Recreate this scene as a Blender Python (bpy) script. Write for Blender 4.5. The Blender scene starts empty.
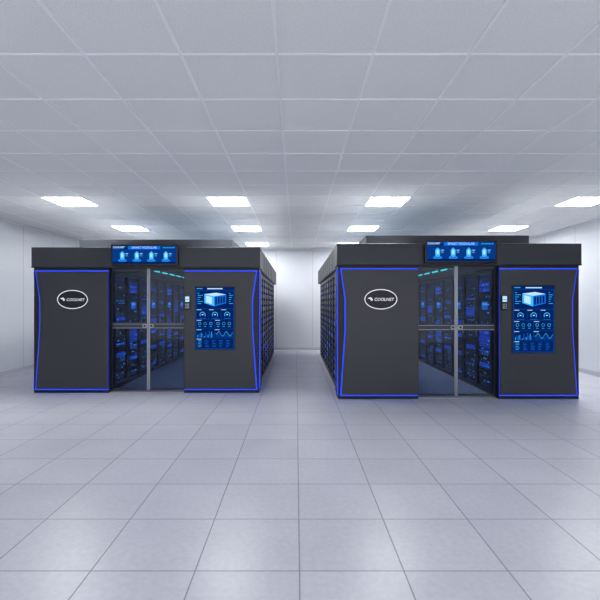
import bpy, math, random
from mathutils import Vector, Matrix
random.seed(7)
sc = bpy.context.scene
try:
    sc.view_settings.view_transform = 'Standard'
    sc.view_settings.look = 'None'
    sc.view_settings.exposure = 0.0
except Exception: pass

def srgb(r,g,b):
    def f(c):
        c/=255.0
        return c/12.92 if c<=0.04045 else ((c+0.055)/1.055)**2.4
    return (f(r),f(g),f(b),1)

# ------------------------------------------------------------ materials
def nmat(name):
    m=bpy.data.materials.new(name); m.use_nodes=True
    nt=m.node_tree; nt.nodes.clear()
    out=nt.nodes.new('ShaderNodeOutputMaterial')
    return m,nt,out
def pbr(name,col,rough=0.5,metal=0.0,noise=0.0,nscale=40,emit=None,es=0,spec=0.5,bump=0):
    m,nt,out=nmat(name)
    b=nt.nodes.new('ShaderNodeBsdfPrincipled')
    nt.links.new(b.outputs[0],out.inputs[0])
    b.inputs['Base Color'].default_value=col
    b.inputs['Roughness'].default_value=rough
    b.inputs['Metallic'].default_value=metal
    b.inputs['Specular IOR Level'].default_value=spec
    if emit:
        b.inputs['Emission Color'].default_value=emit
        b.inputs['Emission Strength'].default_value=es
    if noise>0 or bump>0:
        tc=nt.nodes.new('ShaderNodeTexCoord')
        n=nt.nodes.new('ShaderNodeTexNoise'); n.inputs['Scale'].default_value=nscale; n.inputs['Detail'].default_value=4
        nt.links.new(tc.outputs['Object'],n.inputs['Vector'])
        if noise>0:
            mx=nt.nodes.new('ShaderNodeMix'); mx.data_type='RGBA'
            mx.inputs[6].default_value=tuple(c*(1-noise) for c in col[:3])+(1,)
            mx.inputs[7].default_value=tuple(min(1,c*(1+noise)) for c in col[:3])+(1,)
            nt.links.new(n.outputs['Fac'],mx.inputs[0]); nt.links.new(mx.outputs[2],b.inputs['Base Color'])
        if bump>0:
            bp=nt.nodes.new('ShaderNodeBump'); bp.inputs['Strength'].default_value=bump; bp.inputs['Distance'].default_value=0.002
            nt.links.new(n.outputs['Fac'],bp.inputs['Height']); nt.links.new(bp.outputs[0],b.inputs['Normal'])
    return m
def emi(name,col,s=1.0):
    m,nt,out=nmat(name)
    e=nt.nodes.new('ShaderNodeEmission'); e.inputs[0].default_value=col; e.inputs[1].default_value=s
    nt.links.new(e.outputs[0],out.inputs[0]); return m
def glass(name,tint,refl=0.08):
    m,nt,out=nmat(name)
    t=nt.nodes.new('ShaderNodeBsdfTransparent'); t.inputs[0].default_value=tint
    g=nt.nodes.new('ShaderNodeBsdfGlossy'); g.inputs['Roughness'].default_value=0.05
    g.inputs[0].default_value=(0.8,0.85,0.95,1)
    mx=nt.nodes.new('ShaderNodeMixShader'); mx.inputs[0].default_value=refl
    nt.links.new(t.outputs[0],mx.inputs[1]); nt.links.new(g.outputs[0],mx.inputs[2]); nt.links.new(mx.outputs[0],out.inputs[0])
    return m
def grid_mat(name,tile,tileh,offx,offy,axes,c1,c2,cm,mortar,rough,speck=0.0,speck_scale=90,spec=0.5,cloud=0.0):
    m,nt,out=nmat(name); L=nt.links
    b=nt.nodes.new('ShaderNodeBsdfPrincipled'); L.new(b.outputs[0],out.inputs[0])
    b.inputs['Roughness'].default_value=rough; b.inputs['Specular IOR Level'].default_value=spec
    tc=nt.nodes.new('ShaderNodeTexCoord'); sp=nt.nodes.new('ShaderNodeSeparateXYZ'); L.new(tc.outputs['Object'],sp.inputs[0])
    cb=nt.nodes.new('ShaderNodeCombineXYZ')
    for i,(ax,of) in enumerate(zip(axes,(offx,offy))):
        ad=nt.nodes.new('ShaderNodeMath'); ad.operation='ADD'; ad.inputs[1].default_value=-of+600*(tile if i==0 else tileh)
        L.new(sp.outputs[ax],ad.inputs[0]); L.new(ad.outputs[0],cb.inputs[i])
    br=nt.nodes.new('ShaderNodeTexBrick'); br.offset=0; br.squash=1
    br.inputs['Scale'].default_value=1; br.inputs['Brick Width'].default_value=tile; br.inputs['Row Height'].default_value=tileh
    br.inputs['Mortar Size'].default_value=mortar; br.inputs['Mortar Smooth'].default_value=0.3
    br.inputs['Color1'].default_value=c1; br.inputs['Color2'].default_value=c2; br.inputs['Mortar'].default_value=cm
    L.new(cb.outputs[0],br.inputs['Vector'])
    last=br.outputs['Color']
    for amt,scl in ((speck,speck_scale),(cloud,1.6)):
        if amt<=0: continue
        n=nt.nodes.new('ShaderNodeTexNoise'); n.inputs['Scale'].default_value=scl; n.inputs['Detail'].default_value=5
        L.new(tc.outputs['Object'],n.inputs['Vector'])
        mr=nt.nodes.new('ShaderNodeMapRange'); mr.inputs[1].default_value=0.3; mr.inputs[2].default_value=0.7
        mr.inputs[3].default_value=1-amt; mr.inputs[4].default_value=1+amt*0.3
        L.new(n.outputs['Fac'],mr.inputs[0])
        v=nt.nodes.new('ShaderNodeVectorMath'); v.operation='SCALE'
        L.new(last,v.inputs[0]); L.new(mr.outputs[0],v.inputs['Scale']); last=v.outputs[0]
    L.new(last,b.inputs['Base Color'])
    bp=nt.nodes.new('ShaderNodeBump'); bp.inputs['Strength'].default_value=0.25; bp.inputs['Distance'].default_value=0.003; bp.invert=True
    L.new(br.outputs['Fac'],bp.inputs['Height']); L.new(bp.outputs[0],b.inputs['Normal'])
    return m

TILE=0.685
M_floor=grid_mat('floor_tile',0.6,0.6,0.02,0.1,(0,1),srgb(212,213,222),srgb(205,206,216),srgb(144,146,160),0.005,0.32,0.08,25,0.42,0.06)
M_ceil=grid_mat('ceiling_tile',TILE,TILE,-1.163-TILE/2,7.55-TILE/2,(0,1),srgb(246,246,246),srgb(242,243,243),srgb(253,253,254),0.012,0.85,0.12,110,0.2)
M_wall_s=grid_mat('wall_panel_side',1.2,8.0,0.3,-4,(1,2),srgb(234,238,242),srgb(231,235,240),srgb(172,179,190),0.006,0.4,0,10,0.3)
M_wall_b=grid_mat('wall_panel_back',1.2,8.0,0.55,-4,(0,2),srgb(230,234,239),srgb(227,231,237),srgb(172,179,190),0.006,0.4,0,10,0.3)
M_base=pbr('baseboard_paint',srgb(205,208,216),0.5,noise=0.02)
M_tbar=pbr('ceiling_grid_bar',srgb(248,250,252),0.5,noise=0.02)
M_lframe=pbr('light_frame',srgb(240,240,242),0.4,noise=0.01)
M_light=emi('light_diffuser',(0.985,0.99,1.0,1),38.0)
M_light_fill=emi('fill_light_diffuser',(0.985,0.99,1.0,1),8.0)  # weaker diffuser for the added fill rows out of view

M_panel=pbr('panel_charcoal',srgb(55,57,63),0.38,0.1,noise=0.06,nscale=300,bump=0.05)
M_plate=pbr('plate_dark',srgb(28,30,38),0.4,0.3,noise=0.05)
M_fascia=pbr('fascia_dark',srgb(52,54,61),0.4,0.15,noise=0.06,nscale=250)
M_beam=pbr('beam_dark',srgb(42,44,52),0.45,0.2,noise=0.05)
M_roof_bounce=pbr('roof_bounce_sheet',srgb(225,228,232),0.55,0.0,noise=0.03)  # pale reflector for unseen module tops, added to brighten the ceiling
M_led=emi('led_blue',srgb(38,72,255),1.6)
M_teal=emi('led_teal',srgb(60,240,230),1.7)
M_white=pbr('logo_white',srgb(240,240,240),0.5,noise=0.01,emit=(1,1,1,1),es=0.35)
M_steel=pbr('brushed_steel',srgb(160,163,170),0.35,0.7,noise=0.05)
M_frame=pbr('door_frame_alu',srgb(60,64,72),0.35,0.6,noise=0.05)
M_frost=pbr('door_band',srgb(56,62,76),0.4,0.3,noise=0.05)
M_glass=glass('tinted_glass',(0.64,0.70,0.80,1),0.02)
M_roofglass=glass('roof_glass',(0.9,0.93,0.96,1),0.05)
M_rack=pbr('rack_black',srgb(20,22,29),0.4,0.3,noise=0.08)
M_mesh=pbr('rack_mesh',srgb(12,16,26),0.5,0.3,noise=0.3,nscale=300,emit=srgb(10,34,110),es=0.3)  # blue rack light put into the mesh as a faint glow
M_srv=pbr('server_face_glow',srgb(20,30,56),0.35,0.4,noise=0.1,emit=srgb(12,74,210),es=0.65)  # blue equipment light built into the face as emission
M_srv2=pbr('server_face_dark',srgb(16,20,30),0.4,0.4,noise=0.1)
M_dot=emi('server_led',srgb(60,150,255),3.0)
M_bezel=pbr('screen_bezel',srgb(14,16,22),0.25,0.2,noise=0.02)
S_bg=emi('screen_bg',srgb(6,54,128),1.1)
S_bg2=emi('screen_bg_deep',srgb(4,34,92),1.05)
S_mid=emi('screen_mid',srgb(20,104,215),1.1)
S_cy=emi('screen_cyan',srgb(60,180,250),1.15)
S_lt=emi('screen_light',srgb(185,225,255),1.1)
S_gr=emi('screen_green',srgb(50,170,220),1.0)

# ------------------------------------------------------------ mesh builder
class MB:
    def __init__(s): s.v=[];s.f=[];s.mi=[];s.m=[]
    def mat(s,m):
        if m not in s.m: s.m.append(m)
        return s.m.index(m)
    def box(s,x0,x1,y0,y1,z0,z1,m):
        i=len(s.v); s.v+=[(x0,y0,z0),(x1,y0,z0),(x1,y1,z0),(x0,y1,z0),(x0,y0,z1),(x1,y0,z1),(x1,y1,z1),(x0,y1,z1)]
        k=s.mat(m)
        for q in ((0,3,2,1),(4,5,6,7),(0,1,5,4),(1,2,6,5),(2,3,7,6),(3,0,4,7)):
            s.f.append(tuple(i+a for a in q)); s.mi.append(k)
    def prism(s,pts,y0,y1,m,axis='y'):
        n=len(pts); i=len(s.v); k=s.mat(m)
        for y in (y0,y1):
            for (a,b) in pts:
                s.v.append((a,y,b) if axis=='y' else (y,a,b))
        s.f.append(tuple(i+j for j in range(n))); s.mi.append(k)
        s.f.append(tuple(i+n+j for j in reversed(range(n)))); s.mi.append(k)
        for j in range(n):
            q=(j+1)%n; s.f.append((i+j,i+n+j,i+n+q,i+q)); s.mi.append(k)
    def quad(s,x0,x1,z0,z1,y,m):
        i=len(s.v); s.v+=[(x0,y,z0),(x1,y,z0),(x1,y,z1),(x0,y,z1)]; s.f.append((i,i+1,i+2,i+3)); s.mi.append(s.mat(m))
    def poly(s,pts,y,m):
        i=len(s.v); s.v+=[(a,y,b) for a,b in pts]; s.f.append(tuple(range(i,i+len(pts)))); s.mi.append(s.mat(m))
    def disc(s,cx,cz,rx,rz,y0,y1,m,n=32):
        s.prism([(cx+rx*math.cos(2*math.pi*j/n),cz+rz*math.sin(2*math.pi*j/n)) for j in range(n)],y0,y1,m)
    def ring(s,cx,cz,rx,rz,w,y,m,n=48,a0=0,a1=2*math.pi):
        i=len(s.v); k=s.mat(m)
        for j in range(n+1):
            a=a0+(a1-a0)*j/n
            s.v.append((cx+rx*math.cos(a),y,cz+rz*math.sin(a))); s.v.append((cx+(rx-w)*math.cos(a),y,cz+(rz-w)*math.sin(a)))
        for j in range(n):
            s.f.append((i+2*j,i+2*j+1,i+2*j+3,i+2*j+2)); s.mi.append(k)
    def mesh(s,name):
        me=bpy.data.meshes.new(name); me.from_pydata(s.v,[],s.f)
        for m in s.m: me.materials.append(m)
        me.polygons.foreach_set('material_index',s.mi); me.update()
        import bmesh
        b=bmesh.new(); b.from_mesh(me); bmesh.ops.recalc_face_normals(b,faces=b.faces); b.to_mesh(me); b.free()
        return me
def obj(name,me,parent=None,loc=(0,0,0),rot=(0,0,0),bevel=0):
    o=bpy.data.objects.new(name,me); sc.collection.objects.link(o)
    o.location=loc; o.rotation_euler=rot
    if parent: o.parent=parent
    if bevel:
        md=o.modifiers.new('bevel','BEVEL'); md.width=bevel; md.segments=2; md.limit_method='ANGLE'
    return o
_tc={}
def text_mesh(t,size,mat,ext=0.0,shear=0.0,align='CENTER',bold=0):
    k=(t,size,mat.name,align)
    if k in _tc: return _tc[k]
    c=bpy.data.curves.new('txt','FONT'); c.body=t; c.size=size; c.extrude=ext; c.shear=shear; c.align_x=align; c.align_y='CENTER'; c.offset=bold
    c.resolution_u=3
    o=bpy.data.objects.new('txt',c); sc.collection.objects.link(o)
    bpy.context.view_layer.update()
    me=bpy.data.meshes.new_from_object(o.evaluated_get(bpy.context.evaluated_depsgraph_get()))
    bpy.data.objects.remove(o); me.materials.clear(); me.materials.append(mat); me.name='text'
    _tc[k]=me; return me

# ------------------------------------------------------------ room
CEIL=3.31; XL,XR=-6.2,6.35; YB=14.26; YF=-3.0
def single(name,box,m):
    b=MB(); b.box(*box,m); return obj(name,b.mesh(name))
single('floor',(XL-0.1,XR+0.1,YF-0.1,YB+0.1,-0.1,0),M_floor)
b=MB(); b.box(XL-0.1,XR+0.1,YF-0.1,YB+0.1,CEIL,CEIL+0.1,M_ceil)
x=-1.163-TILE/2
while x>XL: x-=TILE
while x<XR:
    if x>XL+0.02: b.box(x-0.011,x+0.011,YF,YB,CEIL-0.006,CEIL+0.001,M_tbar)
    x+=TILE
y=7.55-TILE/2
while y>YF: y-=TILE
while y<YB:
    if y>YF+0.02: b.box(XL,XR,y-0.011,y+0.011,CEIL-0.0055,CEIL+0.001,M_tbar)
    y+=TILE
obj('ceiling',b.mesh('ceiling'))
single('wall_left',(XL-0.1,XL,YF,YB,0,CEIL),M_wall_s)
single('wall_right',(XR,XR+0.1,YF,YB,0,CEIL),M_wall_s)
single('wall_back',(XL,XR,YB,YB+0.1,0,CEIL),M_wall_b)
single('baseboard_left',(XL,XL+0.012,YF,YB,0,0.09),M_base)
single('baseboard_right',(XR-0.012,XR,YF,YB,0,0.09),M_base)
single('baseboard_back',(XL+0.012,XR-0.012,YB-0.012,YB,0,0.09),M_base)
single('trim_1',(XL,XL+0.03,YF,YB,CEIL-0.035,CEIL-0.006),M_tbar)
single('trim_2',(XR-0.03,XR,YF,YB,CEIL-0.035,CEIL-0.006),M_tbar)
single('trim_3',(XL+0.03,XR-0.03,YB-0.03,YB,CEIL-0.035,CEIL-0.006),M_tbar)

def light_mesh(M):
    lb=MB(); h=TILE/2
    lb.box(-h,h,-h,-h+0.02,-0.016,0,M_lframe); lb.box(-h,h,h-0.02,h,-0.016,0,M_lframe)
    lb.box(-h,-h+0.02,-h+0.02,h-0.02,-0.016,0,M_lframe); lb.box(h-0.02,h,-h+0.02,h-0.02,-0.016,0,M_lframe)
    lb.box(-h+0.02,h-0.02,-h+0.02,h-0.02,-0.010,0,M)
    return lb.mesh('ceiling_light')
lme=light_mesh(M_light); lme_fill=light_mesh(M_light_fill)
for yy in (1.385,-1.355,7.55,7.55+4*TILE,7.55+8*TILE):  # rows above and behind the camera are added fill for the module fronts
    for xx in (-1.163-4*TILE,-1.163,-1.163+4*TILE,-1.163+9*TILE):
        obj('ceiling_light_panel',lme if yy>5 else lme_fill,loc=(xx,yy,CEIL))

# ------------------------------------------------------------ racks
RH=2.1; RW=0.62; RD=1.2
def rack_mesh(v):
    # front faces +x (aisle), rear faces -x; occupies x 0..RD, y 0..RW
    r=random.Random(v); b=MB()
    b.box(0.04,RD-0.06,0.0,RW-0.008,0.0,RH,M_rack)
    fx=RD-0.06
    def fb(y0,y1,z0,z1,x0,x1,m): b.box(x0,x1,y0,y1,z0,z1,m)
    # front frame
    fb(0,RW-0.008,0.0,0.08,fx,RD,M_rack); fb(0,RW-0.008,RH-0.06,RH,fx,RD,M_rack)
    fb(0,0.05,0.08,RH-0.06,fx,RD,M_rack); fb(RW-0.058,RW-0.008,0.08,RH-0.06,fx,RD,M_rack)
    fb(0.05,RW-0.058,0.08,RH-0.06,fx,fx+0.006,M_mesh)
    z=0.14
    while z<RH-0.14:
        hh=r.choice([0.04,0.04,0.085,0.13])
        if z+hh>RH-0.1: break
        m=r.choice([M_srv,M_srv2,M_srv2])
        fb(0.07,RW-0.078,z,z+hh-0.012,fx+0.006,fx+0.026,m)
        if r.random()<0.85:
            for k in range(r.choice([1,2,3])):
                yy=0.10+r.random()*0.38
                fb(yy,yy+0.022,z+hh*0.25,z+hh*0.25+0.012,fx+0.026,fx+0.029,M_dot)
        z+=hh+0.004
    if v in (0,2):  # touch unit in the door
        fb(0.2,0.42,1.42,1.56,fx+0.03,fx+0.035,S_mid)
        fb(0.22,0.40,1.50,1.54,fx+0.035,fx+0.037,S_cy)
    fb(0.035,0.05,0.95,1.2,RD,RD+0.02,M_steel) # handle
    # rear door
    b.box(0.0,0.04,0.0,RW-0.008,0.0,0.08,M_rack); b.box(0.0,0.04,0,RW-0.008,RH-0.06,RH,M_rack)
    b.box(0.0,0.04,0,0.05,0.08,RH-0.06,M_rack); b.box(0.0,0.04,RW-0.058,RW-0.008,0.08,RH-0.06,M_rack)
    b.box(0.028,0.04,0.05,RW-0.058,0.08,RH-0.06,M_mesh)
    for i in range(14):
        zz=0.16+i*0.135
        b.box(0.014,0.03,0.07,RW-0.078,zz,zz+0.08,M_srv if r.random()<0.25 else M_srv2)
    return b.mesh('server_rack')
racks=[rack_mesh(i) for i in range(4)]

W=3.86; D=6.15; DX0,DX1=1.29,2.57
def outline(mirror,xin,off):
    pts=[(0.05-off,2.08+off),(0.12-off,1.60),(0.12-off,1.10),(0.05-off,0.07-off)]
    pl=[(x,z) for x,z in pts]+[(xin,0.07-off),(xin,2.08+off)]
    if mirror: pl=[(W-x,z) for x,z in pl]
    return pl

def build_module(loc):
    root=bpy.data.objects.new('server_room_containment_module',None); sc.collection.objects.link(root); root.location=loc
    P=lambda n,b,bv=0: obj(n,b.mesh(n),root,bevel=bv)
    # --- end panels
    for nm,mir,a0,a1 in (('end_panel_left',False,0,DX0),('end_panel_right',True,DX1,W)):
        b=MB(); b.box(a0,a1,0.0,0.32,0,2.14,M_plate); P(nm+'_core',b,0.006)
        xin=DX0-0.012 if not mir else W-(DX1+0.012)
        b=MB(); b.prism(outline(mir,xin,0.0),-0.03,0.0,M_panel); P(nm+'_face',b,0.004)
        b=MB(); b.prism(outline(mir,xin,0.016),-0.016,-0.001,M_led); P(nm+'_led',b)
    # side faces of end panels with kinked LED
    for nm,xs,s in (('side_cheek_left',0,-1),('side_cheek_right',W,1)):
        pts=[(0.03,2.06),(0.06,1.6),(0.06,1.1),(0.03,0.09),(0.30,0.09),(0.30,2.06)]
        b=MB(); b.prism(pts,xs,xs+s*0.02,M_panel,axis='x')
        P(nm,b,0.003)
        pts2=[(0.012,2.078),(0.042,1.6),(0.042,1.1),(0.012,0.072),(0.30,0.072),(0.30,2.078)]
        b=MB(); b.prism(pts2,xs,xs+s*0.010,M_led,axis='x'); P(nm+'_led',b)
    # --- fascia
    b=MB()
    b.box(-0.02,W+0.02,-0.04,0.34,2.14,2.49,M_fascia)
    P('fascia',b,0.008)
    b=MB(); b.box(-0.02,W+0.02,-0.045,-0.04,2.14,2.155,M_plate); P('fascia_lower_trim',b)  # thin dark strip along the lower edge of the fascia
    # side beams + roof
    b=MB()
    b.box(-0.01,1.27,0.34,D,2.11,2.49,M_beam); b.box(W-1.27,W+0.01,0.34,D,2.11,2.49,M_beam)
    b.box(1.27,W-1.27,D-0.3,D,2.14,2.49,M_beam)
    for i in range(1,9):
        yy=0.34+i*(D-0.34)/9
        b.box(-0.016,-0.01,yy-0.012,yy+0.012,2.11,2.49,M_plate); b.box(W+0.01,W+0.016,yy-0.012,yy+0.012,2.11,2.49,M_plate)
    P('cable_duct_beams',b,0.005)
    b=MB(); b.box(0.02,1.25,0.0,D-0.02,2.49,2.496,M_roof_bounce); b.box(W-1.25,W-0.02,0.0,D-0.02,2.49,2.496,M_roof_bounce); P('roof_bounce_sheets',b)  # added sheets, out of sight, bounce lamp light up to the ceiling
    # raised skylight
    b=MB(); cx=W/2; hw=1.40
    b.box(cx-hw,cx+hw,0.5,0.6,2.49,2.70,M_beam); b.box(cx-hw,cx+hw,D-0.5,D-0.4,2.49,2.70,M_beam)
    b.box(cx-hw,cx-hw+0.1,0.6,D-0.5,2.49,2.70,M_beam); b.box(cx+hw-0.1,cx+hw,0.6,D-0.5,2.49,2.70,M_beam)
    for i in range(1,6):
        yy=0.6+i*(D-1.1)/6; b.box(cx-hw+0.1,cx+hw-0.1,yy-0.03,yy+0.03,2.64,2.70,M_beam)
    P('skylight_frame',b,0.004)
    b=MB(); b.box(cx-hw+0.1,cx+hw-0.1,0.6,D-0.5,2.66,2.67,M_roofglass); P('skylight_glass',b)
    # teal aisle LEDs
    b=MB(); yy=0.55
    while yy<D-0.7:
        b.box(1.27,1.275,yy,yy+0.42,2.255,2.285,M_teal); b.box(W-1.275,W-1.27,yy,yy+0.42,2.255,2.285,M_teal); yy+=0.62
    P('aisle_led_strips',b)
    # --- top display box
    b=MB(); b.box(1.36,2.50,-0.11,-0.04,2.17,2.53,M_bezel); P('header_display_housing',b,0.008)
    yq=-0.1115; b=MB(); b.quad(1.39,2.47,2.20,2.505,yq,S_bg)
    yq-=0.0008
    b.quad(1.39,2.47,2.20,2.235,yq,S_bg2)
    b.quad(1.66,2.20,2.445,2.50,yq,S_mid)
    b.poly([(1.50,2.475),(1.64,2.475),(1.66,2.445),(1.52,2.445)],yq,S_bg2)
    for i in range(4):
        px=1.56+i*0.245
        b.poly([(px-0.075,2.24),(px+0.075,2.24),(px+0.045,2.275),(px-0.045,2.275)],yq-0.0004,S_mid)
        b.ring(px,2.26,0.07,0.018,0.006,yq-0.0008,S_cy,24)
        b.poly([(px-0.035,2.285),(px,2.27),(px+0.035,2.285),(px+0.04,2.375),(px,2.415),(px-0.04,2.375)],yq-0.0008,S_cy)
        b.quad(px-0.016,px+0.016,2.31,2.375,yq-0.0014,S_lt)
        b.quad(px+0.055,px+0.10,2.37,2.378,yq-0.0008,S_lt); b.quad(px+0.055,px+0.09,2.35,2.358,yq-0.0008,S_cy); b.quad(px+0.055,px+0.095,2.33,2.338,yq-0.0008,S_cy)
    for k in range(12):
        b.quad(2.24+k*0.017,2.25+k*0.017,2.465,2.475+0.012*((k*7)%3)/2,yq-0.0008,S_cy)
    P('header_display_screen',b)
    obj('header_title',text_mesh('SMART MODULAR',0.052,S_lt),root,(1.93,yq-0.002,2.473),(math.pi/2,0,0))
    obj('header_brand',text_mesh('COOLNET',0.042,S_lt,bold=0.001),root,(1.50,yq-0.002,2.478),(math.pi/2,0,0))
    # --- logo
    lx,lz=0.68,1.60; b=MB()
    n=48
    b.disc(lx,lz,0.255,0.155,-0.034,-0.03,M_plate,n); b.ring(lx,lz,0.262,0.162,0.014,-0.0355,M_white,64)
    # bird mark
    b.poly([(lx-0.212,lz+0.015),(lx-0.165,lz+0.036),(lx-0.135,lz+0.012),(lx-0.13,lz-0.018),(lx-0.155,lz-0.028),(lx-0.165,lz-0.002)],-0.0356,M_white)
    P('logo_oval',b)
    obj('logo_text',text_mesh('COOLNET',0.066,M_white,shear=0.15,bold=0.0008),root,(lx+0.05,-0.036,lz-0.005),(math.pi/2,0,0))
    # --- wall screen
    x0,x1,z0,z1=2.78,3.44,0.75,1.81
    b=MB(); b.box(x0-0.012,x1+0.012,-0.045,-0.03,z0-0.012,z1+0.012,M_bezel); P('dashboard_bezel',b,0.003)
    b=MB(); y=-0.0465; b.quad(x0,x1,z0,z1,y,S_bg); y-=0.0006
    w=x1-x0
    b.quad(x0,x1,z1-0.05,z1,y,S_bg2); b.quad(x0+0.2,x1-0.2,z1-0.035,z1-0.018,y-0.0005,S_lt); b.quad(x0+0.02,x0+0.12,z1-0.03,z1-0.02,y-0.0005,S_cy)
    # container illustration
    b.quad(x0+0.02,x1-0.02,z1-0.36,z1-0.065,y,S_bg2)
    cxx=x0+0.34; cz=z1-0.27
    b.poly([(cxx-0.19,cz+0.0),(cxx-0.02,cz-0.055),(cxx-0.02,cz+0.115),(cxx-0.19,cz+0.15)],y-0.0005,S_cy)
    b.poly([(cxx-0.02,cz-0.055),(cxx+0.18,cz-0.005),(cxx+0.18,cz+0.145),(cxx-0.02,cz+0.115)],y-0.0005,S_mid)
    b.poly([(cxx-0.19,cz+0.15),(cxx-0.02,cz+0.115),(cxx+0.18,cz+0.145),(cxx+0.01,cz+0.175)],y-0.0005,S_lt)
    for k in range(4):
        xa=cxx-0.005+k*0.045; b.poly([(xa,cz-0.03+k*0.01),(xa+0.03,cz-0.022+k*0.01),(xa+0.03,cz+0.10+k*0.005),(xa,cz+0.095+k*0.005)],y-0.001,S_bg2)
    b.poly([(cxx-0.16,cz+0.01),(cxx-0.06,cz-0.02),(cxx-0.06,cz+0.10),(cxx-0.16,cz+0.125)],y-0.001,S_lt)
    for k in range(6):
        b.quad(x0+0.035,x0+0.035+0.03+0.03*((k*5)%3),z1-0.10-k*0.035,z1-0.108-k*0.035,y-0.0005,S_cy)
        b.quad(x1-0.09,x1-0.09+0.02+0.015*((k*7)%4),z1-0.10-k*0.035,z1-0.108-k*0.035,y-0.0005,S_cy)
    # blocks
    def card(a0,a1,c0,c1): 
        b.quad(a0,a1,c0,c1,y,S_bg2); b.quad(a0,a0+0.08,c1-0.014,c1-0.006,y-0.0005,S_lt)
    r=random.Random(3)
    # row 1: gauges
    zt=z1-0.375
    for k in range(3):
        a=x0+0.02+k*(w-0.04+0.01)/3; a1=a+(w-0.04+0.01)/3-0.01; card(a,a1,zt-0.17,zt)
        b.ring((a+a1)/2,zt-0.095,0.05,0.05,0.011,y-0.0005,S_cy,24,a0=-0.6,a1=3.7); b.quad((a+a1)/2-0.015,(a+a1)/2+0.015,zt-0.10,zt-0.085,y-0.0005,S_lt)
        b.quad(a+0.04,a1-0.04,zt-0.16,zt-0.153,y-0.0005,S_mid)
    # row 2: info icons
    zt-=0.18
    for k in range(2):
        a=x0+0.02+k*(w-0.03)/2; a1=a+(w-0.04)/2-0.005; card(a,a1,zt-0.15,zt)
        for j in range(3):
            b.ring(a+0.05+j*0.095,zt-0.065,0.026,0.026,0.006,y-0.0005,(S_cy,S_gr,S_cy)[j],16)
            b.quad(a+0.03+j*0.095,a+0.07+j*0.095,zt-0.12,zt-0.114,y-0.0005,S_cy)
    # row 3: charts
    zt-=0.16
    card(x0+0.02,x0+0.32,zt-0.15,zt); card(x0+0.33,x1-0.02,zt-0.15,zt)
    for k in range(14):
        hh=0.02+0.09*r.random(); b.quad(x0+0.035+k*0.0195,x0+0.043+k*0.0195,zt-0.14,zt-0.14+hh,y-0.0005,S_mid if k%3 else S_cy)
    pz=zt-0.08
    for k in range(13):
        nz=zt-0.08+0.04*math.sin(k*1.1); a=x0+0.345+k*0.022
        b.poly([(a,pz-0.004),(a+0.022,nz-0.004),(a+0.022,nz+0.004),(a,pz+0.004)],y-0.0005,S_cy)
        b.poly([(a,zt-0.14),(a+0.022,zt-0.14),(a+0.022,nz-0.01),(a,pz-0.01)],y-0.0003,S_bg); pz=nz
    # row 4: table
    zt-=0.16
    card(x0+0.02,x1-0.02,z0+0.02,zt)
    zz=zt-0.03
    while zz>z0+0.03:
        for j in range(5):
            b.quad(x0+0.04+j*0.12,x0+0.04+j*0.12+0.04+0.03*r.random(),zz-0.006,zz,y-0.0005,S_mid if j else S_cy)
        zz-=0.026
    P('dashboard_screen',b)
    # --- access control reader
    b=MB(); b.box(2.60,2.685,-0.06,-0.03,1.42,1.66,M_bezel); b.quad(2.608,2.677,1.56,1.65,-0.0615,S_lt); b.quad(2.612,2.673,1.59,1.60,-0.0622,S_mid)
    for i in range(3):
        for j in range(3): b.quad(2.612+i*0.023,2.627+i*0.023,1.45+j*0.03,1.468+j*0.03,-0.0615,M_steel)
    P('access_reader',b)
    # --- sliding glass doors
    mid=(DX0+DX1)/2
    for nm,a0,a1,s in (('glass_door_left',DX0,mid-0.004,1),('glass_door_right',mid+0.004,DX1,-1)):
        b=MB(); t=0.022
        b.box(a0,a0+t,0.10,0.135,0.03,2.14,M_frame if s>0 else M_steel); b.box(a1-t,a1,0.10,0.135,0.03,2.14,M_steel if s>0 else M_frame)
        b.box(a0+t,a1-t,0.10,0.135,0.03,0.06,M_frame); b.box(a0+t,a1-t,0.10,0.135,2.10,2.14,M_frame)
        b.box(a0+t,a1-t,0.10,0.135,1.09,1.20,M_frost)
        for i in (0,2): b.box(a0+t,a1-t,0.097,0.10,1.105+i*0.033,1.112+i*0.033,M_steel)
        P(nm+'_frame',b)
        b=MB(); b.box(a0+t,a1-t,0.115,0.121,0.06,1.09,M_glass); b.box(a0+t,a1-t,0.115,0.121,1.20,2.10,M_glass); P(nm+'_pane',b)
        hx=a1-0.055 if s>0 else a0+0.055
        b=MB(); b.disc(hx,1.145,0.038,0.038,0.07,0.10,M_steel,24); b.disc(hx,1.145,0.02,0.02,0.064,0.07,M_frame,20); P(nm+'_handle',b)
    b=MB(); b.box(DX0,DX1,0.09,0.15,0.0,0.012,M_steel); P('door_threshold',b)
    # rear end doors
    b=MB(); b.box(1.27,1.33,D-0.1,D,0,2.14,M_frame); b.box(W-1.33,W-1.27,D-0.1,D,0,2.14,M_frame); b.box(W/2-0.03,W/2+0.03,D-0.08,D-0.03,0,2.14,M_frame)
    b.box(1.33,W-1.33,D-0.08,D-0.03,1.1,1.2,M_frame); P('rear_door_frame',b)
    b=MB(); b.box(1.33,W-1.33,D-0.06,D-0.055,0.02,2.13,M_glass); P('rear_door_glass',b)
    # --- racks
    y0=0.36; n=int((D-y0)/RW)
    for i in range(n):
        obj('server_rack_a%d'%i,racks[(i*3+1)%4],root,(0.05,y0+i*RW,0))
        obj('server_rack_b%d'%i,racks[(i*3)%4],root,(W-0.05,y0+i*RW+RW-0.008,0),(0,0,math.pi))
    return root
build_module((-4.49,7.45,0))
build_module((0.673,6.97,0))

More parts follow.
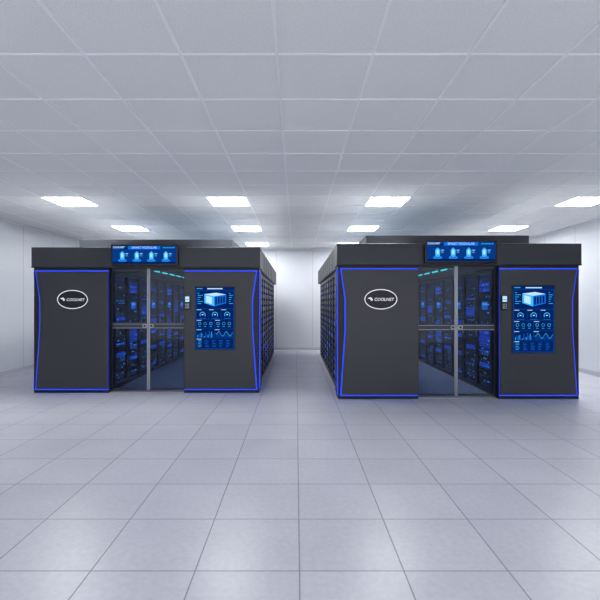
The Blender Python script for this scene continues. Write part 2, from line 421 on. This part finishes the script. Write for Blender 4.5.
# ------------------------------------------------------------ world & camera
w=bpy.data.worlds.new('World'); sc.world=w; w.use_nodes=True
w.node_tree.nodes['Background'].inputs[0].default_value=(0.88,0.91,0.95,1); w.node_tree.nodes['Background'].inputs[1].default_value=1.6
cd=bpy.data.cameras.new('Camera'); cam=bpy.data.objects.new('Camera',cd); sc.collection.objects.link(cam)
cam.location=(0,0,1.54); cam.rotation_euler=(math.pi/2,0,0)
cd.sensor_width=36; cd.lens=435/600*36; cd.shift_x=4/600; cd.shift_y=3/600; cd.clip_start=0.05
sc.camera=cam
